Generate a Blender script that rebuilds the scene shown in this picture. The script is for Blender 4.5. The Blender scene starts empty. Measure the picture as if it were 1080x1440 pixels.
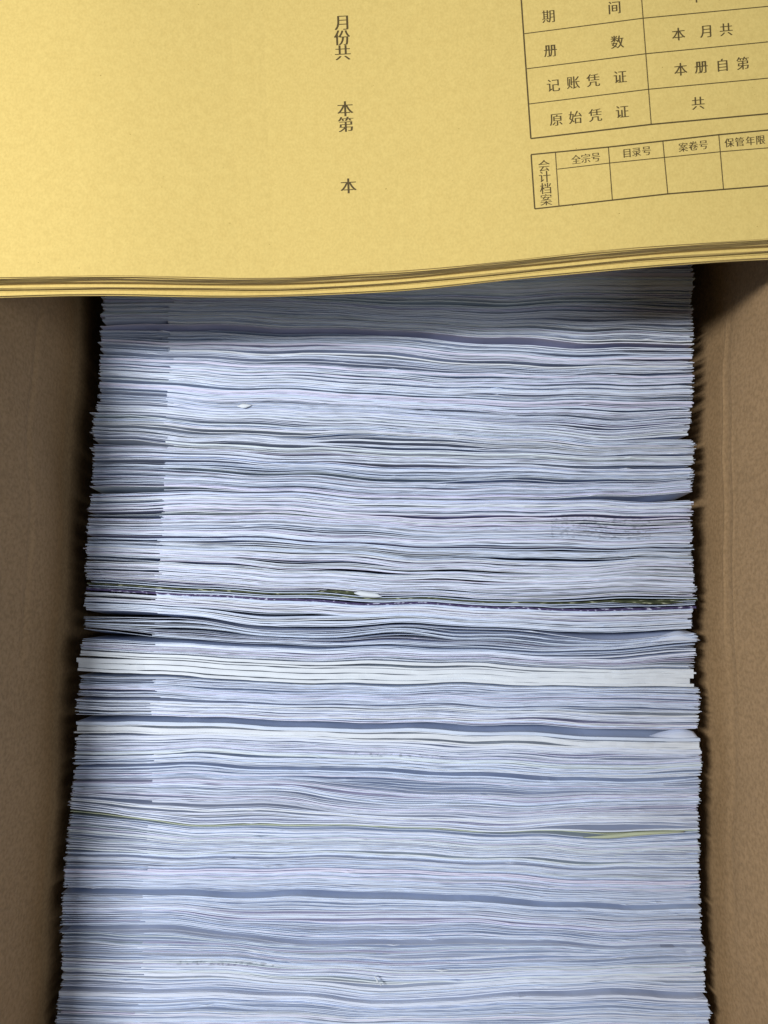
import bpy, math, random
import numpy as np
from mathutils import Vector, Matrix

random.seed(7)
rng = np.random.default_rng(11)
scene = bpy.context.scene
col = scene.collection

# ------------------------------------------------------------------ camera
F = 1100.0                      # focal length in pixels of the 1080x1440 photograph
H = 0.308                       # metres from the lens to the paper edges
TH, RO = math.radians(6.0), math.radians(1.3)
r0, u0, f0 = Vector((1, 0, 0)), Vector((0, math.cos(TH), math.sin(TH))), Vector((0, math.sin(TH), -math.cos(TH)))
CR = r0 * math.cos(RO) + u0 * math.sin(RO)
CU = u0 * math.cos(RO) - r0 * math.sin(RO)
CF = f0
CP = Vector((0, 0, H))
cam_d = bpy.data.cameras.new('camera')
cam = bpy.data.objects.new('camera', cam_d)
col.objects.link(cam)
M = Matrix((CR, CU, -CF)).transposed().to_4x4()
M.translation = CP
cam.matrix_world = M
cam_d.sensor_fit = 'HORIZONTAL'
cam_d.sensor_width = 36
cam_d.lens = 36 * F / 1080
cam_d.clip_start = 0.005
cam_d.clip_end = 50
scene.camera = cam

# ------------------------------------------------------------------ light
world = bpy.data.worlds.new('World')
scene.world = world
world.use_nodes = True
bg = world.node_tree.nodes['Background']
bg.inputs[0].default_value = (0.86, 0.93, 1.0, 1)
bg.inputs[1].default_value = 0.10

def area(name, loc, target, size, power, colr):
    d = bpy.data.lights.new(name, 'AREA')
    d.shape = 'RECTANGLE'
    d.size, d.size_y = size
    d.energy = power
    d.color = colr
    o = bpy.data.objects.new(name, d)
    col.objects.link(o)
    o.location = loc
    o.rotation_euler = (Vector(target) - Vector(loc)).to_track_quat('-Z', 'Y').to_euler()
    return o
area('ceiling_lamp', (-0.345, 0.055, 0.61), (0, 0, 0), (0.07, 0.20), 5.3, (1.0, 0.985, 0.955))
area('window_light', (1.1, -0.25, 1.25), (0, 0, 0), (0.8, 0.8), 7.4, (0.92, 0.96, 1.0))

scene.view_settings.view_transform = 'Standard'
scene.view_settings.look = 'None'
scene.view_settings.exposure = 0.0
scene.view_settings.gamma = 1.0
scene.cycles.max_bounces = 8
scene.cycles.diffuse_bounces = 5

# ------------------------------------------------------------------ helpers
def ray(px, py):
    return CR * ((px - 540) / F) + CU * ((720 - py) / F) + CF
def unp(px, py, z=0.0):
    d = ray(px, py)
    return CP + d * ((z - CP.z) / d.z)
def mesh_obj(name, verts, faces, mat, parent=None, smooth=False, uvs=None):
    me = bpy.data.meshes.new(name)
    me.from_pydata([tuple(v) for v in verts], [], faces)
    if uvs is not None:
        l = me.uv_layers.new(name='UVMap')
        vi = np.empty(len(me.loops), dtype=np.int32)
        me.loops.foreach_get('vertex_index', vi)
        l.data.foreach_set('uv', np.asarray(uvs, dtype=np.float32)[vi].ravel())
    if smooth:
        me.polygons.foreach_set('use_smooth', [True] * len(me.polygons))
    me.materials.append(mat)
    me.update()
    o = bpy.data.objects.new(name, me)
    col.objects.link(o)
    if parent is not None:
        o.parent = parent
    return o
def thing(name, label, cat, group=None, loc=(0, 0, 0)):
    o = bpy.data.objects.new(name, None)
    o.empty_display_size = 0.02
    col.objects.link(o)
    o.location = loc
    o['label'] = label
    o['category'] = cat
    if group:
        o['group'] = group
    return o
def shift(vs, o):
    return [(v[0] - o[0], v[1] - o[1], v[2] - o[2]) for v in vs]
def pchip(xs, ys, x):
    xs, ys, x = np.asarray(xs, float), np.asarray(ys, float), np.asarray(x, float)
    h = np.diff(xs); dl = np.diff(ys) / h
    m = np.zeros_like(ys)
    m[0], m[-1] = dl[0], dl[-1]
    for i in range(1, len(xs) - 1):
        m[i] = 0 if dl[i-1] * dl[i] <= 0 else 2 * dl[i-1] * dl[i] / (dl[i-1] + dl[i])
    k = np.clip(np.searchsorted(xs, x) - 1, 0, len(xs) - 2)
    t = (x - xs[k]) / h[k]
    a, b = ys[k], ys[k+1]
    ext = (t < 0) | (t > 1)
    r = a*(1+2*t)*(1-t)**2 + m[k]*h[k]*t*(1-t)**2 + b*t*t*(3-2*t) + m[k+1]*h[k]*t*t*(t-1)
    lin = np.where(t < 0, ys[0] + m[0]*(x-xs[0]), ys[-1] + m[-1]*(x-xs[-1]))
    return np.where(ext, lin, r)

# ------------------------------------------------------------------ materials
def newmat(name, rough=0.7):
    m = bpy.data.materials.new(name)
    m.use_nodes = True
    nt = m.node_tree
    b = nt.nodes['Principled BSDF']
    b.inputs['Roughness'].default_value = rough
    b.inputs['Specular IOR Level'].default_value = 0.25
    return m, nt, b
def nd(nt, t, **kw):
    n = nt.nodes.new(t)
    for k, v in kw.items():
        setattr(n, k, v)
    return n
def ramp(nt, stops):
    n = nt.nodes.new('ShaderNodeValToRGB')
    cr = n.color_ramp
    while len(cr.elements) < len(stops):
        cr.elements.new(0.5)
    for e, (p, c) in zip(cr.elements, stops):
        e.position = p
        e.color = (c[0], c[1], c[2], 1)
    return n
def paper_mat(name, c1, c2):
    """paper: thin streaks along the edge (the single leaves of a sheet pack) and faint mottling"""
    m, nt, b = newmat(name, 0.75)
    L = nt.links.new
    uv = nd(nt, 'ShaderNodeUVMap', uv_map='UVMap')
    mp = nd(nt, 'ShaderNodeMapping')
    mp.inputs['Scale'].default_value = (14, 5200, 1)
    L(uv.outputs[0], mp.inputs[0])
    n = nd(nt, 'ShaderNodeTexNoise')
    n.inputs['Scale'].default_value = 1
    n.inputs['Detail'].default_value = 3
    n.inputs['Roughness'].default_value = 0.6
    L(mp.outputs[0], n.inputs['Vector'])
    r = ramp(nt, [(0.30, c2), (0.58, c1)])
    L(n.outputs['Fac'], r.inputs[0])
    mp2 = nd(nt, 'ShaderNodeMapping')
    mp2.inputs['Scale'].default_value = (60, 900, 1)
    L(uv.outputs[0], mp2.inputs[0])
    n2 = nd(nt, 'ShaderNodeTexNoise')
    n2.inputs['Scale'].default_value = 1
    L(mp2.outputs[0], n2.inputs['Vector'])
    mx = nd(nt, 'ShaderNodeMixRGB', blend_type='MULTIPLY')
    mx.inputs[0].default_value = 1
    r2 = ramp(nt, [(0.3, (0.88, 0.88, 0.90)), (0.6, (1, 1, 1))])
    L(n2.outputs['Fac'], r2.inputs[0])
    L(r.outputs[0], mx.inputs[1]); L(r2.outputs[0], mx.inputs[2])
    # printed flecks left on the edges at three spots of the stack
    geo = nd(nt, 'ShaderNodeNewGeometry')
    sep = nd(nt, 'ShaderNodeSeparateXYZ'); L(geo.outputs['Position'], sep.inputs[0])
    def M(op, a, bb):
        q = nd(nt, 'ShaderNodeMath', operation=op)
        for k, v in enumerate((a, bb)):
            if isinstance(v, (int, float)): q.inputs[k].default_value = v
            else: L(v, q.inputs[k])
        return q.outputs[0]
    tot = None
    for (sx, sy, hx, hy) in ((845, 741, 70, 17), (560, 1062, 62, 2.5), (315, 1357, 66, 2.5)):
        w = unp(sx, sy, 0)
        slope = -0.012
        dx = M('SUBTRACT', sep.outputs[0], w.x)
        dy = M('SUBTRACT', sep.outputs[1], w.y)
        ax = M('LESS_THAN', M('ABSOLUTE', dx, 0), hx*0.00028)
        ay = M('LESS_THAN', M('ABSOLUTE', dy, 0), hy*0.00028)
        k = M('MULTIPLY', ax, ay)
        tot = k if tot is None else M('MAXIMUM', tot, k)
    mp3 = nd(nt, 'ShaderNodeMapping'); mp3.inputs['Scale'].default_value = (520, 1100, 60)
    L(geo.outputs['Position'], mp3.inputs[0])
    n3 = nd(nt, 'ShaderNodeTexNoise'); n3.inputs['Scale'].default_value = 1; n3.inputs['Detail'].default_value = 1
    L(mp3.outputs[0], n3.inputs['Vector'])
    r3 = ramp(nt, [(0.53, (0, 0, 0)), (0.62, (0.4, 0.4, 0.4))])
    L(n3.outputs['Fac'], r3.inputs[0])
    mk = M('MULTIPLY', r3.outputs[0], tot)
    mx3 = nd(nt, 'ShaderNodeMixRGB'); L(mk, mx3.inputs[0]); L(mx.outputs[0], mx3.inputs[1])
    mx3.inputs[2].default_value = (0.12, 0.15, 0.22, 1)
    L(mx3.outputs[0], b.inputs['Base Color'])
    bp = nd(nt, 'ShaderNodeBump')
    bp.inputs['Strength'].default_value = 0.35
    bp.inputs['Distance'].default_value = 0.0002
    L(n.outputs['Fac'], bp.inputs['Height'])
    L(bp.outputs[0], b.inputs['Normal'])
    return m
P_WHITE = paper_mat('white_paper', (0.665, 0.74, 0.895), (0.56, 0.64, 0.82))
P_COOL = paper_mat('cool_white_paper', (0.6, 0.7, 0.88), (0.49, 0.59, 0.79))
P_LILAC = paper_mat('lilac_white_paper', (0.66, 0.67, 0.86), (0.56, 0.58, 0.79))
P_CREAM = paper_mat('warm_white_paper', (0.67, 0.73, 0.82), (0.6, 0.67, 0.77))
P_MINT = paper_mat('mint_white_paper', (0.65, 0.74, 0.82), (0.55, 0.65, 0.74))
P_BLOCK = paper_mat('smooth_white_paper', (0.66, 0.73, 0.82), (0.63, 0.7, 0.8))
P_GREY = paper_mat('grey_white_paper', (0.5, 0.56, 0.7), (0.42, 0.48, 0.62))
P_PALEGREEN = paper_mat('pale_green_paper', (0.50, 0.56, 0.40), (0.38, 0.44, 0.34))

def dashed_mat(name, base, dark, dash, sx, thr):
    m, nt, b = newmat(name, 0.7)
    L = nt.links.new
    uv = nd(nt, 'ShaderNodeUVMap', uv_map='UVMap')
    mp = nd(nt, 'ShaderNodeMapping'); mp.inputs['Scale'].default_value = (sx, 1300, 1)
    L(uv.outputs[0], mp.inputs[0])
    n = nd(nt, 'ShaderNodeTexNoise'); n.inputs['Scale'].default_value = 1; n.inputs['Detail'].default_value = 1
    L(mp.outputs[0], n.inputs['Vector'])
    r = ramp(nt, [(0.30, dark), (thr, base), (thr + 0.05, dash)])
    L(n.outputs['Fac'], r.inputs[0])
    L(r.outputs[0], b.inputs['Base Color'])
    return m
P_PURPLE = dashed_mat('purple_paper', (0.07, 0.055, 0.15), (0.025, 0.02, 0.07), (0.45, 0.48, 0.66), 420, 0.60)
P_GREEN = dashed_mat('olive_green_paper', (0.075, 0.09, 0.045), (0.02, 0.03, 0.02), (0.36, 0.40, 0.30), 260, 0.60)

def kraft_mat(name, c1, c2, c3, fib, bump, scale=1.0, lo=0.86, sp=0.735):
    m, nt, b = newmat(name, 0.8)
    L = nt.links.new
    tc = nd(nt, 'ShaderNodeTexCoord')
    n1 = nd(nt, 'ShaderNodeTexNoise'); n1.inputs['Scale'].default_value = 160 * scale; n1.inputs['Detail'].default_value = 6
    n1.inputs['Roughness'].default_value = 0.65
    L(tc.outputs['Object'], n1.inputs['Vector'])
    r1 = ramp(nt, [(0.30, c2), (0.65, c1)])
    L(n1.outputs['Fac'], r1.inputs[0])
    mp = nd(nt, 'ShaderNodeMapping'); mp.inputs['Scale'].default_value = fib
    L(tc.outputs['Object'], mp.inputs[0])
    n2 = nd(nt, 'ShaderNodeTexNoise'); n2.inputs['Scale'].default_value = 1; n2.inputs['Detail'].default_value = 4
    L(mp.outputs[0], n2.inputs['Vector'])
    r2 = ramp(nt, [(0.35, (lo, lo, lo*0.98)), (0.62, (1.04, 1.04, 1.04))])
    L(n2.outputs['Fac'], r2.inputs[0])
    mx = nd(nt, 'ShaderNodeMixRGB', blend_type='MULTIPLY'); mx.inputs[0].default_value = 1
    L(r1.outputs[0], mx.inputs[1]); L(r2.outputs[0], mx.inputs[2])
    # rare dark fibre specks
    v = nd(nt, 'ShaderNodeTexNoise'); v.inputs['Scale'].default_value = 900; v.inputs['Detail'].default_value = 2
    L(tc.outputs['Object'], v.inputs['Vector'])
    r3 = ramp(nt, [(sp, (0, 0, 0)), (sp + 0.035, (1, 1, 1))])
    L(v.outputs['Fac'], r3.inputs[0])
    mx2 = nd(nt, 'ShaderNodeMixRGB')
    L(r3.outputs[0], mx2.inputs[0]); L(mx.outputs[0], mx2.inputs[1]); mx2.inputs[2].default_value = (*c3, 1)
    L(mx2.outputs[0], b.inputs['Base Color'])
    bp = nd(nt, 'ShaderNodeBump'); bp.inputs['Strength'].default_value = bump; bp.inputs['Distance'].default_value = 0.0004
    ad = nd(nt, 'ShaderNodeMath', operation='ADD')
    L(n1.outputs['Fac'], ad.inputs[0]); L(n2.outputs['Fac'], ad.inputs[1])
    L(ad.outputs[0], bp.inputs['Height']); L(bp.outputs[0], b.inputs['Normal'])
    return m
YELLOW = kraft_mat('yellow_kraft_paper', (0.61, 0.468, 0.160), (0.57, 0.43, 0.142), (0.30, 0.21, 0.05), (1500, 1100, 900), 0.05, 2.6, 0.95, 0.76)
YELLOW_EDGE = kraft_mat('yellow_kraft_edge', (0.64, 0.47, 0.22), (0.52, 0.375, 0.16), (0.25, 0.17, 0.05), (40, 3000, 5200), 0.10)
CARD = kraft_mat('brown_cardboard', (0.365, 0.242, 0.128), (0.335, 0.218, 0.112), (0.20, 0.13, 0.07), (900, 700, 600), 0.16, 3.6, 0.80)
CARD_EDGE = kraft_mat('cardboard_edge', (0.42, 0.31, 0.19), (0.26, 0.18, 0.10), (0.16, 0.1, 0.05), (800, 800, 200), 0.5)
INK, _nt, _b = newmat('brown_black_ink', 0.6)
_b.inputs['Base Color'].default_value = (0.085, 0.060, 0.022, 1)
INKP, _nt, _b = newmat('grey_print_ink', 0.6)
_b.inputs['Base Color'].default_value = (0.10, 0.12, 0.17, 1)

# ------------------------------------------------------------------ setting: table under the box
zf = -0.151
m, nt, b = newmat('grey_floor', 0.6)
b.inputs['Base Color'].default_value = (0.30, 0.30, 0.30, 1)
tc = nd(nt, 'ShaderNodeTexCoord'); n = nd(nt, 'ShaderNodeTexNoise'); n.inputs['Scale'].default_value = 30
nt.links.new(tc.outputs['Object'], n.inputs['Vector'])
r = ramp(nt, [(0.3, (0.25, 0.25, 0.25)), (0.7, (0.34, 0.34, 0.33))])
nt.links.new(n.outputs['Fac'], r.inputs[0]); nt.links.new(r.outputs[0], b.inputs['Base Color'])
fl = mesh_obj('floor', [(-2, -2, zf), (2, -2, zf), (2, 2, zf), (-2, 2, zf)], [(0, 1, 2, 3)], m)
fl['kind'] = 'structure'

# ------------------------------------------------------------------ cardboard box
ZR = 0.063       # rim height above the paper edges
box = thing('cardboard_box', 'open brown cardboard box packed full of paper bundles standing on edge', 'box', loc=(0, -0.05, -0.15))
BO = (0, -0.05, -0.15)
cBL, cTL = unp(46, 1500), unp(108, 285)
cBR, cTR = unp(1022, 1520), unp(1004, 275)
def wall(p, q, outward, name, mat, seed, crease=()):
    """corrugated board from p to q: inner face a grid with slight warps and creases"""
    rg = np.random.default_rng(seed)
    p, q, n = Vector((p.x, p.y, 0)), Vector((q.x, q.y, 0)), Vector(outward)
    NX, ZS = 90, list(np.linspace(-0.148, -0.02, 10)) + list(np.linspace(-0.019, ZR, 150))
    NZ = len(ZS) - 1
    ph = rg.uniform(0, 6.28, 12)
    vs = []
    for layer in (0, 1):
        for j in range(NZ + 1):
            z = float(ZS[j])
            for i in range(NX + 1):
                t = i / NX
                b0 = p.lerp(q, t)
                w = 0.0012 * math.sin(5*t + ph[0]) * math.sin(9*z/0.22 + ph[1]) + 0.0006 * math.sin(23*t + ph[2] + 40*z) + 0.0005 * math.sin(11*t + 55*z + ph[7]) * math.sin(31*z + ph[8])
                w += 0.00022 * math.sin(61*t + ph[3]) * math.sin(120*z + ph[4])
                for (zc, amp, wd, t0, t1, wob) in crease:
                    if t0 < t < t1:
                        zz = zc + wob * math.sin(17*t + ph[5]) + 0.3*wob * math.sin(47*t + ph[6])
                        fa = min(1, (t-t0)*12, (t1-t)*12)
                        w += amp * fa * math.exp(-((z - zz)/wd)**2)
                if layer: w = 0.0045 + 0.5*w
                v = b0 + n * w
                vs.append((v.x, v.y, z))
    W = NX + 1; S = W * (NZ + 1)
    fs = []
    for j in range(NZ):
        for i in range(NX):
            a = j*W + i
            fs.append((a, a+1, a+W+1, a+W))
            fs.append((S+a, S+a+W, S+a+W+1, S+a+1))
    for i in range(NX):
        fs.append((i, S+i, S+i+1, i+1))
        a = NZ*W + i
        fs.append((a, a+1, S+a+1, S+a))
    for j in range(NZ):
        a = j*W
        fs.append((a, a+W, S+a+W, S+a))
        a = j*W + NX
        fs.append((a, S+a, S+a+W, a+W))
    return mesh_obj(name, shift(vs, BO), fs, mat, box, smooth=True)
wall(cTL, cBL, (-1, 0, 0), 'side_wall', CARD, 1, [(0.030, 0.0006, 0.002, 0.1, 0.6, 0.004)])
wr = wall(cTR, cBR, (1, 0, 0), 'side_wall', CARD, 2,
     [(0.0065, -0.0003, 0.0006, 0.14, 0.55, 0.0006), (0.0140, -0.0002, 0.0006, 0.2, 0.62, 0.0008), (0.010, 0.0003, 0.0025, 0.1, 0.9, 0.0008)])
wall(cTL + Vector((-0.004, 0.0005, 0)), cTR + Vector((0.004, 0.0005, 0)), (0, 1, 0), 'end_wall', CARD, 3)
wall(cBL + Vector((-0.004, -0.0005, 0)), cBR + Vector((0.004, -0.0005, 0)), (0, -1, 0), 'end_wall', CARD, 4)
def slab(name, quad, z0, z1, mat, parent, org):
    vs = [(p[0], p[1], z0) for p in quad] + [(p[0], p[1], z1) for p in quad]
    fs = [(3, 2, 1, 0), (4, 5, 6, 7), (0, 1, 5, 4), (1, 2, 6, 5), (2, 3, 7, 6), (3, 0, 4, 7)]
    return mesh_obj(name, shift(vs, org), fs, mat, parent)
slab('bottom_panel', [cBL + Vector((-.004, -.004, 0)), cBR + Vector((.004, -.004, 0)), cTR + Vector((.004, .004, 0)), cTL + Vector((-.004, .004, 0))], -0.150, -0.1485, CARD, box, BO)
# flaps folded down outside the long walls
for (a, bq, sx) in ((cTL, cBL, -1), (cTR, cBR, 1)):
    vs = []
    for k, (dx, dz) in enumerate(((0.0052, 0.0), (0.011, -0.001), (0.024, -0.05), (0.034, -0.105))):
        for t in (0.01, 0.5, 0.99):
            pt = a.lerp(bq, t)
            vs.append((pt.x + sx*dx, pt.y, ZR + dz)); vs.append((pt.x + sx*(dx+0.0035), pt.y, ZR + dz - 0.001))
    fs = []
    for k in range(3):
        for i in range(2):
            o0 = k*6 + i*2
            fs += [(o0, o0+2, o0+8, o0+6), (o0+1, o0+7, o0+9, o0+3)]
        for o0 in (k*6, k*6+4):
            fs.append((o0, o0+6, o0+7, o0+1))
    for i in range(2):
        fs += [(i*2, i*2+1, i*2+3, i*2+2), (18+i*2, 18+i*2+2, 18+i*2+3, 18+i*2+1)]
    mesh_obj('flap', shift(vs, BO), fs, CARD, box)

# unseen near flap, added standing up and leaning out to dim the front bundles
fa, fb_ = cBL + Vector((0.002, -0.003, 0)), cBR + Vector((-0.002, -0.003, 0))
vs, fs = [], []
for k in range(9):
    for i in range(25):
        p = fa.lerp(fb_, i/24)
        h = k/8
        vs.append((p.x, p.y - 0.028*h*h - 0.0006*math.sin(9*i/24 + 3*h), ZR + 0.0004 + 0.085*h))
for (x, y, z) in list(vs): vs.append((x, y - 0.0035, z - 0.0003))
for k in range(8):
    for i in range(24):
        a = k*25 + i
        fs += [(a, a+1, a+26, a+25), (225+a, 225+a+25, 225+a+26, 225+a+1)]
for i in range(24):
    fs += [(i, 225+i, 226+i, i+1), (200+i, 201+i, 426+i, 425+i)]
for k in range(8):
    a = k*25
    fs += [(a, a+25, 225+a+25, 225+a), (a+24, 225+a+24, 225+a+49, a+49)]
mesh_obj('flap', shift(vs, BO), fs, CARD, box, smooth=True)

# ------------------------------------------------------------------ paper bundles
XS = [140, 240, 400, 570, 740, 860, 975]
LEFT = ([380, 423, 463, 500, 537, 560, 581, 640, 700, 757, 817, 842, 880, 900, 945, 955, 980, 1006, 1020, 1060, 1081, 1141, 1160, 1200, 1260, 1311, 1345, 1393, 1432, 1500],
        [146, 145, 141, 141, 139, 138, 132, 132, 127, 122, 121, 118, 119, 114, 110, 114, 109, 108, 110, 106, 105, 98, 96, 93, 89, 86, 86, 84, 80, 77])
RIGHT = ([380, 500, 560, 600, 612, 622, 690, 700, 770, 800, 838, 845, 860, 885, 890, 905, 940, 962, 968, 1000, 1020, 1040, 1090, 1140, 1180, 1250, 1325, 1335, 1400, 1420, 1500],
         [975, 975, 975, 971, 966, 977, 973, 975, 973, 975, 980, 982, 975, 974, 979, 982, 977, 976, 985, 985, 980, 984, 987, 983, 985, 984, 987, 992, 994, 998, 1000])
# b = (top curve, bottom curve, options, label)
def c(*v): return list(v)
T = {}
BUN = [
 (c(300,300,300,300,300,300,300), c(408,408,410,412,413,413,412), dict(n=20), 'shaded bundle just under the front edge of the yellow covers, showing mostly at its right'),
 (c(409,409,411,413,414,414,413), c(425,426,427,437,440,442,443), dict(n=7), 'thin shaded bundle next in front of the yellow covers'),
 (c(427,427,428,438,441,443,444), c(459,455,462,466,474,484,485), dict(n=13, tone='grey'), 'grey shaded bundle with a dark open gap along its front side'),
 (c(464,464,470,474,484,490,490), c(492,497,504,513,521,522,520), dict(n=11), 'half shaded bundle in front of the long dark gap near the yellow covers'),
 (c(499,502,509,518,523,523,521), c(532,537,546,557,561,561,562), dict(n=14), 'first fully lit bundle behind the pale torn corner, between shade and light'),
 (c(537,541,548,559,562,562,564), c(577,581,590,600,610,616,611), dict(n=17), 'bundle with ragged notch at its right end beside the box wall'),
 (c(581,583,592,602,612,618,619), c(634,636,643,648,655,655,653), dict(n=18, jut=-6), 'bundle whose back sheet sticks out to the left near the box wall'),
 (c(636,638,644,649,656,657,655), c(688,690,692,699,703,699,690), dict(n=19), 'bundle with a grey wedge of shadow open at its right front corner'),
 (c(695,693,694,701,705,706,704), c(752,754,759,765,770,771,770), dict(n=26, jut=1), 'bundle with faint grey stamp marks on its edges at the right'),
 (c(756,757,761,767,772,773,772), c(815,821,832,838,841,838,839), dict(n=27), 'wide bundle right behind the thin olive green slip'),
 (c(818,823,834,840,843,841,841), c(824,829,839,845,848,848,846), dict(n=3, tone='green'), 'thin slip of olive green sheets behind the purple edged bundle'),
 (c(826,831,840,846,849,850,848), c(859,862,881,879,883,887,884), dict(n=10, purple=2), 'bundle with a dark purple edged sheet speckled with white dashes'),
 (c(868,868,887,883,886,899,891), c(886,896,905,910,914,911,903), dict(n=9), 'bundle with an upturned white corner at its right end'),
 (c(900,904,910,913,917,914,906), c(915,920,926,931,936,939,940), dict(n=8), 'slim bundle lying against the back of the smooth white block'),
 (c(916,921,927,932,937,940,941), c(943,949,956,961,963,964,965), dict(n=5, block=1), 'thick smooth white block of tightly pressed blank paper'),
 (c(953,955,959,966,966,967,967), c(979,983,987,990,994,994,997), dict(n=12), 'loosely fanned bundle in front of the smooth white block'),
 (c(985,988,989,992,996,996,999), c(1003,1006,1009,1014,1018,1023,1021), dict(n=8, jut=-2), 'thin wavy bundle bordering the wide blue grey gap'),
 (c(1017,1018,1023,1026,1034,1041,1041), c(1040,1040,1041,1049,1055,1059,1059), dict(n=6, thick=1), 'thin bundle of thick pale sheaves in front of the wide blue grey gap'),
 (c(1042,1042,1043,1050,1056,1060,1060), c(1073,1072,1077,1079,1087,1096,1090), dict(n=12), 'bundle with tiny dotted print near its middle, beside the thick pale sheaves'),
 (c(1081,1079,1086,1088,1097,1104,1097), c(1139,1151,1157,1160,1163,1157,1162), dict(n=23, jut=1), 'wide bundle with very even fine edges behind the pale green sheet'),
 (c(1141,1153,1159,1162,1166,1170,1166), c(1150,1159,1165,1167,1172,1178,1171), dict(n=3, tone='palegreen'), 'thin slip with a pale yellow green sheet'),
 (c(1152,1161,1168,1171,1176,1180,1175), c(1203,1204,1205,1210,1216,1220,1220), dict(n=19), 'evenly layered bundle in front of the pale green sheet'),
 (c(1205,1206,1207,1212,1218,1222,1222), c(1247,1248,1249,1254,1263,1268,1269), dict(n=18), 'bundle ending at the narrow blue grey gap in the lower half'),
 (c(1259,1261,1263,1268,1276,1279,1279), c(1299,1299,1317,1318,1322,1327,1327), dict(n=17), 'bundle between the narrow blue grey gap and a second, fainter gap nearer the viewer'),
 (c(1309,1309,1326,1328,1331,1331,1332), c(1342,1345,1350,1356,1356,1345,1341), dict(n=11), 'pale bundle with tiny dotted print at its left, close to the bottom edge'),
 (c(1345,1347,1352,1358,1359,1355,1349), c(1391,1394,1398,1406,1397,1392,1396), dict(n=12, jut=2, tone='low'), 'dimmer soft edged bundle marked by a small white fibre'),
 (c(1394,1396,1400,1408,1401,1402,1405), c(1424,1427,1430,1432,1430,1430,1431), dict(n=9, tone='low'), 'second to last bundle, dim, near the bottom edge of the photo'),
 (c(1426,1429,1432,1434,1432,1432,1433), c(1495,1495,1495,1497,1500,1500,1500), dict(n=20, tone='low'), 'dim bundle nearest the viewer, cut by the bottom edge of the photo'),
]
GSF = lambda k: 0.9 if k < 13 else 0.6      # share of each traced gap that is really open at the top
_o = [(list(b[0]), list(b[1])) for b in BUN]
for k in range(len(BUN)-1):
    for j in range(7):
        a_, b_ = _o[k][1][j], _o[k+1][0][j]
        if b_ - a_ > 2:
            e = (b_ - a_ - 2) * (1-GSF(k)) / 2
            BUN[k][1][j] = a_ + e
            BUN[k+1][0][j] = b_ - e
NXV = 84
GROUP = 'bundles of papers standing on edge in the box'
ZL = [0.0, -0.003, -0.009, -0.024, -0.118]
def smooth_noise(x, ph, ks):
    return sum(math.sin(k * xx + p) for xx, k, p in ())  # unused
def flow(x, y):
    """slow common waves that run through neighbouring bundles"""
    e = min(1.0, max(0.0, (x - 150)/120)) * min(1.0, max(0.2, (980 - x)/120))
    return e*(1.5*math.sin(x/41 + y/37 + 1.0) * math.sin(y/61 + x/170) + 1.9*math.sin(x/83 - y/53 + 2.2) + 0.9*math.sin(x/23 + y/29))
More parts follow.
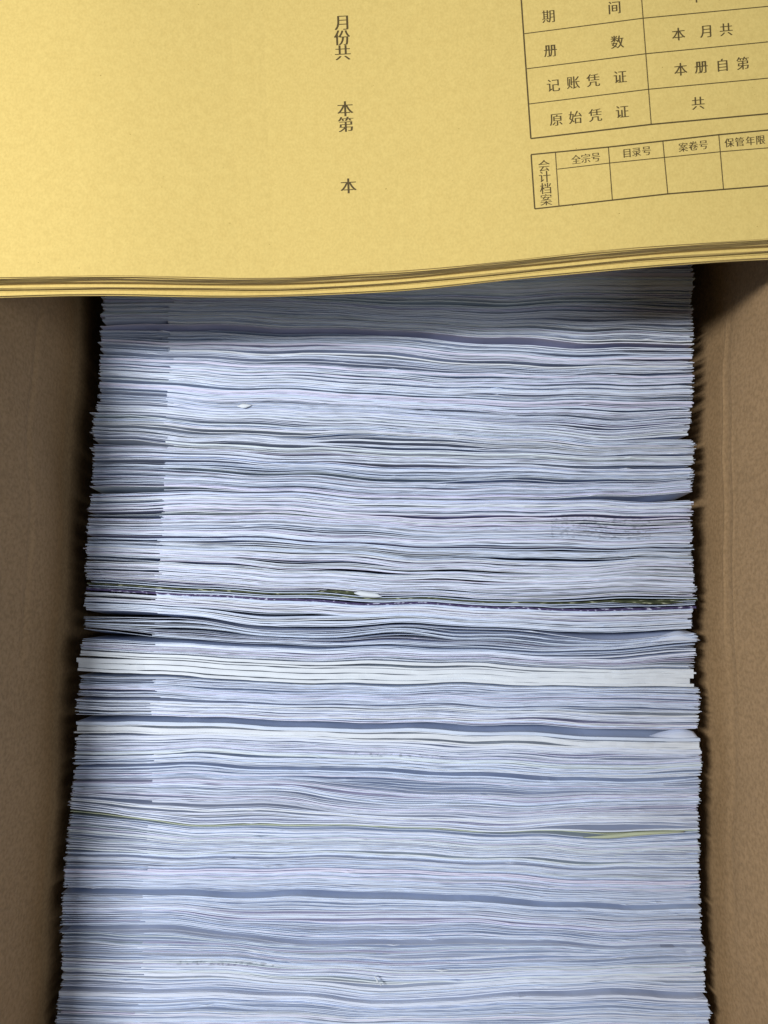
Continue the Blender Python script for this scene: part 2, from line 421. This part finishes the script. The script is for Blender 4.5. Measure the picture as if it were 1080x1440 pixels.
def build_bundle(idx, top, bot, opt, label):
    rg = np.random.default_rng(100 + idx)
    ymid = 0.5 * (top[0] + bot[0])
    lx = float(np.interp(ymid, *LEFT)); rx = float(np.interp(0.5*(top[-1]+bot[-1]), *RIGHT))
    step_px = 240 - (ymid - 430) * (40 / 880) + rg.uniform(-3, 3)
    xs = np.concatenate([np.linspace(0, 1, NXV)])
    # height profile across for the bundle
    def curve(cv, px):
        k = np.array(cv, float)
        return pchip(XS, k, px)
    n = opt.get('n', 1)
    if not opt.get('block') and not opt.get('thick') and not opt.get('tone') in ('green', 'palegreen'):
        n = int(n * 2.6)
    # previous / next curves for the deep layout
    ptop = BUN[idx-1][1] if idx else top
    pbot = BUN[idx+1][0] if idx < len(BUN)-1 else bot
    PXC = np.linspace(70, 1010, 120)
    Tc, Bc = curve(top, PXC), curve(bot, PXC)
    Td = 0.5*(curve(top, PXC) + curve(ptop, PXC)); Bd = 0.5*(curve(bot, PXC) + curve(pbot, PXC))
    Td = 0.55*Td + 0.45*np.mean(Td) ; Bd = 0.55*Bd + 0.45*np.mean(Bd)
    Hh = Bc - Tc
    fill = 0.85 if not opt.get('thick') else 0.93
    if opt.get('block'): fill = 0.997
    tone = opt.get('tone')
    if n > 1:
        t = rg.lognormal(0, 0.6, n); t = np.clip(t, 0.4, 3.6)
    else:
        t = np.ones(1)
    t = t / t.sum() * fill * max(Hh.min(), 0.55*np.mean(Hh))
    # gaps g[i] before sheet i (i=1..n-1), function of x
    X = (PXC - 540) / 470
    g = np.zeros((n + 1, len(PXC)))
    for i in range(1, n):
        a = rg.lognormal(0, 0.9)
        k1, k2 = rg.uniform(1.5, 5), rg.uniform(6, 13)
        w = np.sin(k1*X + rg.uniform(0, 6.28)) + 0.45*np.sin(k2*X + rg.uniform(0, 6.28)) + 0.12
        g[i] = 0.10 + a * np.maximum(0, w)**1.4
        if rg.random() < 0.06:      # open lens
            cx, wd = rg.uniform(-1, 1), rg.uniform(0.1, 0.3)
            g[i] += 5 * np.exp(-((X-cx)/wd)**2)
    rest = np.maximum(Hh - t.sum(), 0)
    sc = np.where(g.sum(0) > 0, rest / np.maximum(g.sum(0), 1e-6), 0)
    g = g * sc
    if n > 3:           # no single opening wider than a few sheets
        for _ in range(3):
            over = np.maximum(g - 3.6, 0).sum(0)
            g = np.minimum(g, 3.6)
            room = np.maximum(3.6 - g[1:n], 0)
            g[1:n] += room * np.minimum(1, over / np.maximum(room.sum(0), 1e-6))
    topy = np.zeros((n, len(PXC))); cur = Tc.copy()
    for i in range(n):
        cur = cur + g[i]
        topy[i] = cur
        cur = cur + t[i]
    cumt = np.concatenate([[0], np.cumsum(t)]) / t.sum()
    # origin
    cpos = unp(0.5*(lx+rx), 0.5*(Tc.mean()+Bc.mean()), 0)
    org = (cpos.x, cpos.y, -0.12)
    root = thing('paper_bundle', label, 'paper bundle', GROUP, org)
    zb_ = rg.normal(0, 0.0004)
    pal = rg.dirichlet((4.2*0.8, 2.6*0.8, 1.3*0.8, 1.2*0.8, 0.6*0.8, 0.4*0.8)); pal = 0.35*pal + 0.65*np.array((.42,.26,.12,.10,.06,.04)); pal = np.cumsum(pal/pal.sum())
    if rg.random() < 0.3: pal = np.cumsum((.2, .45, .1, .02, .03, .2))
    made = []
    for i in range(n):
        full = rg.random() < (0.66 if ymid < 1010 else 0.86) or i == 0 or opt.get('thick') or opt.get('block')
        if tone in ('green', 'palegreen'): full = True
        x0 = float(np.interp(topy[i][4], *LEFT)) + rg.normal(0, 1.3) + opt.get('jut', 0)*(1 if i == 0 else 0.2)
        if rg.random() < 0.10: x0 += rg.uniform(-5, 6)
        if not full: x0 = step_px + rg.normal(0, 1.6) + (rg.uniform(-9, 9) if rg.random() < 0.15 else 0)
        x1 = float(np.interp(topy[i][-4], *RIGHT)) + rg.normal(0, 1.2) - abs(rg.normal(0, 1.0))
        if rg.random() < 0.08: x1 -= rg.uniform(2, 9)
        # material
        q = rg.random()
        mat = (P_WHITE, P_COOL, P_LILAC, P_CREAM, P_MINT, P_GREY)[min(5, int(np.searchsorted(pal, q)))]
        if i == 0: mat = P_COOL if idx % 2 else P_WHITE
        if t[i] > 5: mat = P_CREAM
        if opt.get('block'): mat = P_BLOCK
        if opt.get('thick'): mat = P_COOL if i == 0 else P_CREAM if i < 3 else mat
        if tone == 'green': mat = P_GREEN if i == 1 else P_COOL
        if tone == 'palegreen' and i == 1: mat = P_PALEGREEN
        if opt.get('purple') == i: mat = P_PURPLE
        dz = zb_ + rg.normal(0, 0.00020) - (0.0007 if rg.random() < 0.12 else 0)
        if opt.get('purple') == i: dz = 0.0003
        if tone == 'green' or tone == 'palegreen': dz -= 0.0006
        if mat is P_PALEGREEN: dz -= 0.0006
        kz, pz = rg.uniform(2, 6), rg.uniform(0, 6.28)
        az = abs(rg.normal(0, 0.00018))
        kf, pf = rg.uniform(18, 40), rg.uniform(0, 6.28)
        nx = NXV
        pxs = np.linspace(x0, x1, nx)
        tt = t[i] if opt.get('purple') != i else max(t[i], 2.8)
        yt = np.interp(pxs, PXC, topy[i])
        yb = yt + tt
        ph = (rg.uniform(0, 6.28), rg.uniform(0, 6.28))
        Xn = (pxs - 540) / 470
        wob = 0.25*np.sin(kf*Xn + pf) + 0.2*np.sin(1.9*kf*Xn + ph[0])
        yt, yb = yt + wob*0.5, yb + wob*0.5
        # slight crinkle of the cut edge, and a nick or dog-ear here and there
        cr = rg.normal(0, 0.22, nx); cr = 0.25*np.roll(cr, 1) + 0.5*cr + 0.25*np.roll(cr, -1)
        yt, yb = yt + cr, yb + cr
        zk = rg.normal(0, 0.00005, nx)
        if rg.random() < 0.22:
            q = rg.integers(3, nx-3); zk[q] += rg.uniform(0.0003, 0.0009); yt[q] -= rg.uniform(0.2, 0.9)
        if rg.random() < 0.10:
            zk[-1] -= 0.002; zk[-2] -= 0.0008; yt[-1] += 0.4; yb[-1] += 1.0
        DT = np.interp(pxs, PXC, Td); DB = np.interp(pxs, PXC, Bd)
        ydt = DT + (DB-DT)*cumt[i]; ydb = DT + (DB-DT)*cumt[i+1]
        ydt, ydb = 0.5*(ydt+ydb) - tt/2, 0.5*(ydt+ydb) + tt/2
        verts, uvs = [], []
        rows = [('t', k) for k in range(len(ZL)-1, -1, -1)] + [('b', k) for k in range(len(ZL))]
        nr = len(rows)
        u0r, v0r = rg.uniform(0, 50), rg.uniform(0, 50)
        for a in range(nx):
            zt = dz + az*math.sin(kz*Xn[a] + pz) + 0.00004*math.sin(3.1*kf*Xn[a] + ph[1]) + zk[a]
            for side, k in rows:
                z = ZL[k]
                s = (0, 0.08, 0.30, 0.75, 1.0)[k]
                ya = yt[a]*(1-s) + ydt[a]*s if side == 't' else yb[a]*(1-s) + ydb[a]*s
                w = unp(pxs[a], ya + flow(pxs[a], ya), 0)      # spot on the level of the paper edges
                verts.append((w.x, w.y, z + (zt if k < 4 else 0)))
                uvs.append((w.x + u0r, (0 if side == 't' else tt*0.00028) + v0r + z*0.02*(1 if side == 'b' else -1)))
        faces = []
        for a in range(nx-1):
            for r_ in range(nr-1):
                p = a*nr + r_
                faces.append((p, p+1, p+nr+1, p+nr))
            faces.append((a*nr + nr-1, a*nr, a*nr+nr, a*nr+nr+nr-1))
        half = nr//2
        for e, flip in ((0, True), ((nx-1)*nr, False)):
            for k in range(half-1):
                q4 = (e+k, e+k+1, e+nr-2-k, e+nr-1-k)
                faces.append(q4 if not flip else q4[::-1])
        o = mesh_obj('sheet', shift(verts, org), faces, mat, root, uvs=uvs)
        if mat is P_PURPLE: o['label'] = 'dark purple edged sheet with white dashes'
        if mat is P_GREEN: o['label'] = 'olive green sheet'
        if mat is P_PALEGREEN: o['label'] = 'pale yellow green sheet'
    return root
roots = [build_bundle(i, *b_) for i, b_ in enumerate(BUN)]

# folded corners, torn bits and a fibre: parts of the bundles they belong to
def patch(name, bi, topc, botc, zt, zb, mat, label=None, bulge=0.0):
    root = roots[bi]; org = root.location
    N = 16
    tx = np.linspace(topc[0][0], topc[-1][0], N); bx = np.linspace(botc[0][0], botc[-1][0], N)
    ty = pchip([p[0] for p in topc], [p[1] for p in topc], tx)
    by = pchip([p[0] for p in botc], [p[1] for p in botc], bx)
    vs, fs, uv = [], [], []
    for lay in (0, 1):
        for i in range(N):
            for j in range(4):
                t = j/3
                qx, qy = tx[i]*(1-t) + bx[i]*t, ty[i]*(1-t) + by[i]*t
                w = unp(qx, qy + flow(qx, qy), 0)
                z = zt*(1-t) + zb*t + bulge*math.sin(math.pi*t)*math.sin(math.pi*i/(N-1)) - lay*0.00015
                vs.append((w.x, w.y, z)); uv.append((w.x, w.y))
    S = N*4
    for i in range(N-1):
        for j in range(3):
            a = i*4+j
            fs += [(a, a+1, a+5, a+4), (S+a, S+a+4, S+a+5, S+a+1)]
        a = i*4
        fs += [(a, a+4, S+a+4, S+a), (a+3, S+a+3, S+a+7, a+7)]
    for j in range(3):
        fs += [(j, S+j, S+j+1, j+1), ((N-1)*4+j, (N-1)*4+j+1, S+(N-1)*4+j+1, S+(N-1)*4+j)]
    o = mesh_obj(name, shift(vs, org), fs, mat, root, smooth=True, uvs=uv)
    if label: o['label'] = label
    return o
patch('folded_corner', 12, [(915, 900), (935, 893), (957, 888), (972, 892), (983, 897)], [(915, 902), (945, 901), (984, 901)], -0.0022, 0.0006, P_WHITE, 'upturned white corner', 0.0008)
patch('folded_corner', 17, [(915, 1037), (935, 1030), (960, 1026), (979, 1030)], [(915, 1039), (945, 1043), (985, 1042)], -0.0026, 0.0005, P_WHITE, 'upturned white corner', 0.001)
patch('torn_corner', 9, [(498, 834), (510, 831), (528, 833), (537, 838)], [(498, 835), (512, 839), (526, 840), (537, 838.5)], 0.0004, 0.0007, P_BLOCK, 'small torn white corner', 0.0008)
patch('torn_corner', 4, [(334, 568), (342, 565), (354, 568)], [(334, 569), (344, 572.5), (354, 569)], 0.0004, 0.0007, P_BLOCK, 'small torn white corner', 0.0006)
patch('folded_edge', 20, [(820, 1176), (850, 1173), (900, 1170), (962, 1169)], [(820, 1176.5), (860, 1177.5), (905, 1175), (962, 1170.5)], 0.0002, 0.0003, P_PALEGREEN, 'pale yellow green folded edge', 0.0006)
patch('folded_edge', 10, [(855, 846), (885, 844), (925, 845), (962, 846)], [(855, 846.6), (890, 849), (925, 850), (962, 847)], 0.0001, 0.0003, P_GREEN, 'dark green folded edge', 0.0005)
patch('folded_edge', 10, [(440, 834), (465, 832), (490, 832), (512, 834)], [(440, 834.6), (465, 835.5), (490, 837), (512, 836)], 0.0001, 0.0003, P_GREEN, 'dark green folded edge', 0.0005)
def fibre(bi, pts, rad):
    root = roots[bi]; org = root.location
    vs, fs = [], []
    P = [unp(x, y, 0) for x, y in pts]
    for i, p in enumerate(P):
        for k in range(5):
            a = k*2*math.pi/5
            vs.append((p.x + rad*math.cos(a), p.y + 0.4*rad*math.cos(a), 0.001 + rad*math.sin(a) + 0.0008*math.sin(math.pi*i/(len(P)-1))))
    for i in range(len(P)-1):
        for k in range(5):
            fs.append((i*5+k, i*5+(k+1)%5, i*5+5+(k+1)%5, i*5+5+k))
    fs += [tuple(range(5)), tuple(range((len(P)-1)*5, len(P)*5))]
    mesh_obj('fibre', shift(vs, org), fs, P_BLOCK, root)
fibre(25, [(527, 1371), (530, 1375), (531, 1378), (535, 1380), (536, 1384)], 0.00025)

# ------------------------------------------------------------------ pile of yellow covers
EX = [-60, 0, 140, 350, 540, 760, 900, 1080, 1140]
ET = [391, 390, 388, 391, 383, 362, 348, 336, 333]
ZL0, ZR0 = 0.0775, 0.0790
eA, eB = unp(0, 390, ZL0), unp(1080, 336, ZR0)
ed = Vector((eB.x-eA.x, eB.y-eA.y, 0)).normalized()
en = Vector((-ed.y, ed.x, 0))          # away from the viewer
def edge_hit(px, py):
    d = ray(px, py)
    nrm = en
    t = (eA - CP).dot(nrm) / d.dot(nrm)
    return CP + d*t
pa, pz_ = [], []
for px in np.linspace(-60, 1140, 25):
    h = edge_hit(px, float(pchip(EX, ET, px)))
    pa.append((h - eA).dot(ed)); pz_.append(h.z)
pa, pz_ = np.array(pa), np.array(pz_)
def pile_z(a):
    a = np.asarray(a, float)
    z = np.interp(a, pa, pz_)
    z = np.where(a < pa[0], pz_[0] + 0.02*(pa[0]-a) - 0.25*(pa[0]-a)**2, z)
    z = np.where(a > pa[-1], pz_[-1] + 0.06*(a-pa[-1]) - 0.9*(a-pa[-1])**2, z)
    return z
A0, A1 = -0.135, pa[-1] + 0.10
DEPTH = 0.21
POR = (eA.x + ed.x*0.11, eA.y + ed.y*0.11, 0.065)
pile = thing('cover_pile', 'pile of yellow kraft voucher covers with printed tables lying across the open box', 'paper pile', loc=POR)
NS = 26
TS = 0.00036
def pile_sheet(k, prot, zoff, dz2=None, name='cover_sheet'):
    rg = np.random.default_rng(500 + k)
    na = 90
    aa = np.linspace(A0 + rg.normal(0, .0006), A1 + rg.normal(0, .0006), na)
    zt = pile_z(aa) - zoff
    # droop between groups
    p1, p2 = rg.uniform(0, 6.28), rg.uniform(0, 6.28)
    edge = -prot + 0.00012*np.sin(9*aa/0.1 + p1) + rg.normal(0, 0.00006)
    bs = [0, 0.0006, 0.004, 0.02, 0.06, 0.12, DEPTH]
    vs = []
    for i in range(na):
        for lay in (0, 1):
            for j, bb in enumerate(bs):
                b_ = edge[i] + bb if j < len(bs)-1 else DEPTH
                w = eA + ed*aa[i] + en*b_
                curl = 0.00004*math.sin(40*aa[i] + p2) if lay == 0 else 0.0
                vs.append((w.x, w.y, zt[i] + curl - lay*TS*0.97))
    nb = len(bs); S = 2*nb
    fs = []
    for i in range(na-1):
        o0 = i*S
        for j in range(nb-1):
            fs.append((o0+j, o0+S+j, o0+S+j+1, o0+j+1))
            fs.append((o0+nb+j, o0+nb+j+1, o0+S+nb+j+1, o0+S+nb+j))
        fs.append((o0, o0+nb, o0+S+nb, o0+S))
        fs.append((o0+nb-1, o0+S+nb-1, o0+S+2*nb-1, o0+2*nb-1))
    for e in (0, (na-1)*S):
        for j in range(nb-1):
            fs.append((e+j, e+j+1, e+nb+j+1, e+nb+j) if e == 0 else (e+j, e+nb+j, e+nb+j+1, e+j+1))
    o = mesh_obj(name, shift(vs, POR), fs, YELLOW, pile)
    o.data.materials.append(YELLOW_EDGE)
    nf = 2*(nb-1) + 2
    for i in range(na-1):
        o.data.polygons[i*nf + 2*(nb-1)].material_index = 1
    return o
zacc, prot = 0.0, 0.0
rp = random.Random(5)
top_sheet = None
for k in range(NS):
    if k == 17: prot += 0.0010
    if k == 21: prot += 0.0002; zacc += 0.0007
    if k == 22: prot += 0.0010
    if k == 25: prot += 0.0003
    jit = rp.uniform(-0.00006, 0.00008) if 0 < k < 17 else rp.uniform(-0.00005, 0.00005)
    s = pile_sheet(k, prot + jit, zacc)
    if k == 0:
        top_sheet = s
        s['label'] = 'top yellow cover printed with a spine line and two ruled tables'
    zacc += TS * (1.0 if rp.random() > 0.12 else 1.12)

def on_sheet(px, py):
    """the spot on the top cover under a pixel of the traced print"""
    z = 0.08
    for _ in range(30):
        w = unp(px, py, z)
        z = float(pile_z((w - eA).dot(ed)))
    return Vector((w.x, w.y, z))
INK_UP = 0.00006
def rule(points, wpx, name='table_rule'):
    vs, fs = [], []
    pts = []
    for (p, q) in zip(points[:-1], points[1:]):
        m_ = max(2, int(math.hypot(q[0]-p[0], q[1]-p[1]) / 12))
        for i in range(m_):
            pts.append((p[0] + (q[0]-p[0])*i/m_, p[1] + (q[1]-p[1])*i/m_))
    pts.append(points[-1])
    W = [on_sheet(*p) for p in pts]
    for i, w in enumerate(W):
        d = (W[min(i+1, len(W)-1)] - W[max(i-1, 0)]); d.z = 0; d.normalize()
        nrm = Vector((-d.y, d.x, 0)) * (wpx * 0.00027 / 2)
        for s in (1, -1):
            v = w + nrm*s
            vs.append((v.x, v.y, float(pile_z((v-eA).dot(ed))) + INK_UP))
    for i in range(len(W)-1):
        fs.append((2*i, 2*i+1, 2*i+3, 2*i+2))
    return mesh_obj(name, shift(vs, POR), fs, INK, top_sheet)
# voucher table
def ext(pts, x):       # carry a rule on beyond the frame
    (x0, y0), (x1, y1) = pts[-2], pts[-1]
    return pts + [(x, y1 + (y1-y0)/(x1-x0)*(x-x1))]
XE = 1190
rule([(724, -140), (733, 0), (746.5, 195)], 1.7)
rule(ext([(746.5, 195), (915.7, 175), (1080, 160)], XE), 1.7)
rule(ext([(737.6, 47.5), (904, 25.7), (1080, 9)], XE), 1.1)
rule(ext([(741, 96.8), (907.6, 75.7), (1080, 59)], XE), 1.1)
rule(ext([(743.6, 146.4), (912, 125.6), (1080, 110)], XE), 1.1)
rule([(893, -140), (902.3, 0), (915.7, 175)], 1.0)
rule(ext([(746.8, 217.5), (854.8, 207), (1010.7, 189.5), (1080, 183)], XE), 1.6)
rule([(746.8, 217.5), (752, 293.8)], 1.6)
rule(ext([(752, 293.8), (786, 290), (939, 272.7), (1080, 261.4)], XE), 1.6)
rule(ext([(783.7, 238), (856.6, 229.4), (1011.4, 213.6), (1080, 208)], XE), 1.0)
rule([(781, 214.5), (786, 289.6)], 1.0)
rule([(855.5, 207), (861, 280.8)], 1.0)
rule([(932, 198), (939, 272.7)], 1.0)
rule([(1010.7, 189.5), (1017.4, 267)], 1.0)
# lettering: the strokes are thinned and doubled sideways, as in a Song face
def lettering(chars, size, ang=-5.6, bold=0.4, lean=3.2):
    vs, fs = [], []
    for (ch, px, py) in chars:
        cu = bpy.data.curves.new('glyph', 'FONT')
        cu.body = ch
        cu.size = 1.0
        cu.align_x = 'CENTER'
        cu.offset = -0.012
        cu.resolution_u = 3
        ob = bpy.data.objects.new('glyph', cu)
        col.objects.link(ob)
        dg = bpy.context.evaluated_depsgraph_get()
        me = bpy.data.meshes.new_from_object(ob.evaluated_get(dg))
        co = np.array([v.co[:] for v in me.vertices])
        polys = [tuple(p.vertices) for p in me.polygons]
        bpy.data.objects.remove(ob); bpy.data.curves.remove(cu)
        if len(co) == 0: continue
        ctr = 0.5*(co.min(0) + co.max(0))
        c0 = on_sheet(px, py)
        a_, l_ = math.radians(ang), math.radians(lean)
        vx = on_sheet(px + 10*math.cos(a_), py + 10*math.sin(a_)) - c0
        vy = on_sheet(px - 10*math.sin(l_), py - 10*math.cos(l_)) - c0
        sc = size / 10 / 0.92
        cxm = 0.5*(co[:, 0].min() + co[:, 0].max()); cym = 0.38
        for j, sh in enumerate((-0.5, 0.0, 0.5)):
            base = len(vs)
            for v in co:
                w = c0 + vx*((v[0]-cxm + sh*0.045*bold/0.4)*sc) + vy*((v[1]-cym)*sc)
                vs.append((w.x, w.y, float(pile_z((w-eA).dot(ed))) + INK_UP + 0.00001*j))
            fs += [tuple(base + q for q in p) for p in polys]
    return mesh_obj('lettering', shift(vs, POR), fs, INK, top_sheet)
lettering([('月', 480, 31.7), ('份', 481, 53), ('共', 482, 74)], 21.5, -3, 0.6, 2.3)
lettering([('本', 485.4, 153), ('第', 486.3, 175)], 21.5, -3, 0.6, 2.3)
lettering([('本', 490, 261.5)], 21.5, -3, 0.6, 2.3)
S1 = 18
lettering([('期', 771, 23)], S1); lettering([('间', 864, 10.5)], S1)
lettering([('年', 978, -5), ('月', 1018, -9)], S1)
lettering([('册', 774, 71)], S1); lettering([('数', 868, 59)], S1)
lettering([('本', 954, 48), ('月', 992, 44), ('共', 1021, 41.5)], S1)
lettering([('记', 778, 120), ('账', 806, 116), ('凭', 834, 113), ('证', 872, 108)], S1)
lettering([('本', 957, 97.5), ('册', 986, 94), ('自', 1016, 91.5), ('第', 1044.5, 89)], S1)
lettering([('原', 782, 168), ('始', 809, 165), ('凭', 837, 162), ('证', 875, 157)], S1)
lettering([('共', 981.5, 145)], S1)
lettering([('会', 765, 233), ('计', 766, 248.5), ('档', 767, 265), ('案', 768, 281)], 16, -4.5, 0.4, 3)
lettering([('全', 810, 224.5), ('宗', 823.5, 222.7), ('号', 837.6, 221)], 12.8)
lettering([('目', 881.6, 215.2), ('录', 895, 213.6), ('号', 909, 212)], 12.8)
lettering([('案', 960.7, 207), ('卷', 974.8, 205.3), ('号', 989, 203.6)], 12.8)
lettering([('保', 1025.5, 200.8), ('管', 1040, 199.4), ('年', 1055, 198), ('限', 1069.5, 196.6)], 12.8)

print('tris', sum(len(o.data.polygons) for o in scene.objects if o.type == 'MESH')*2, 'objects', len(scene.objects))
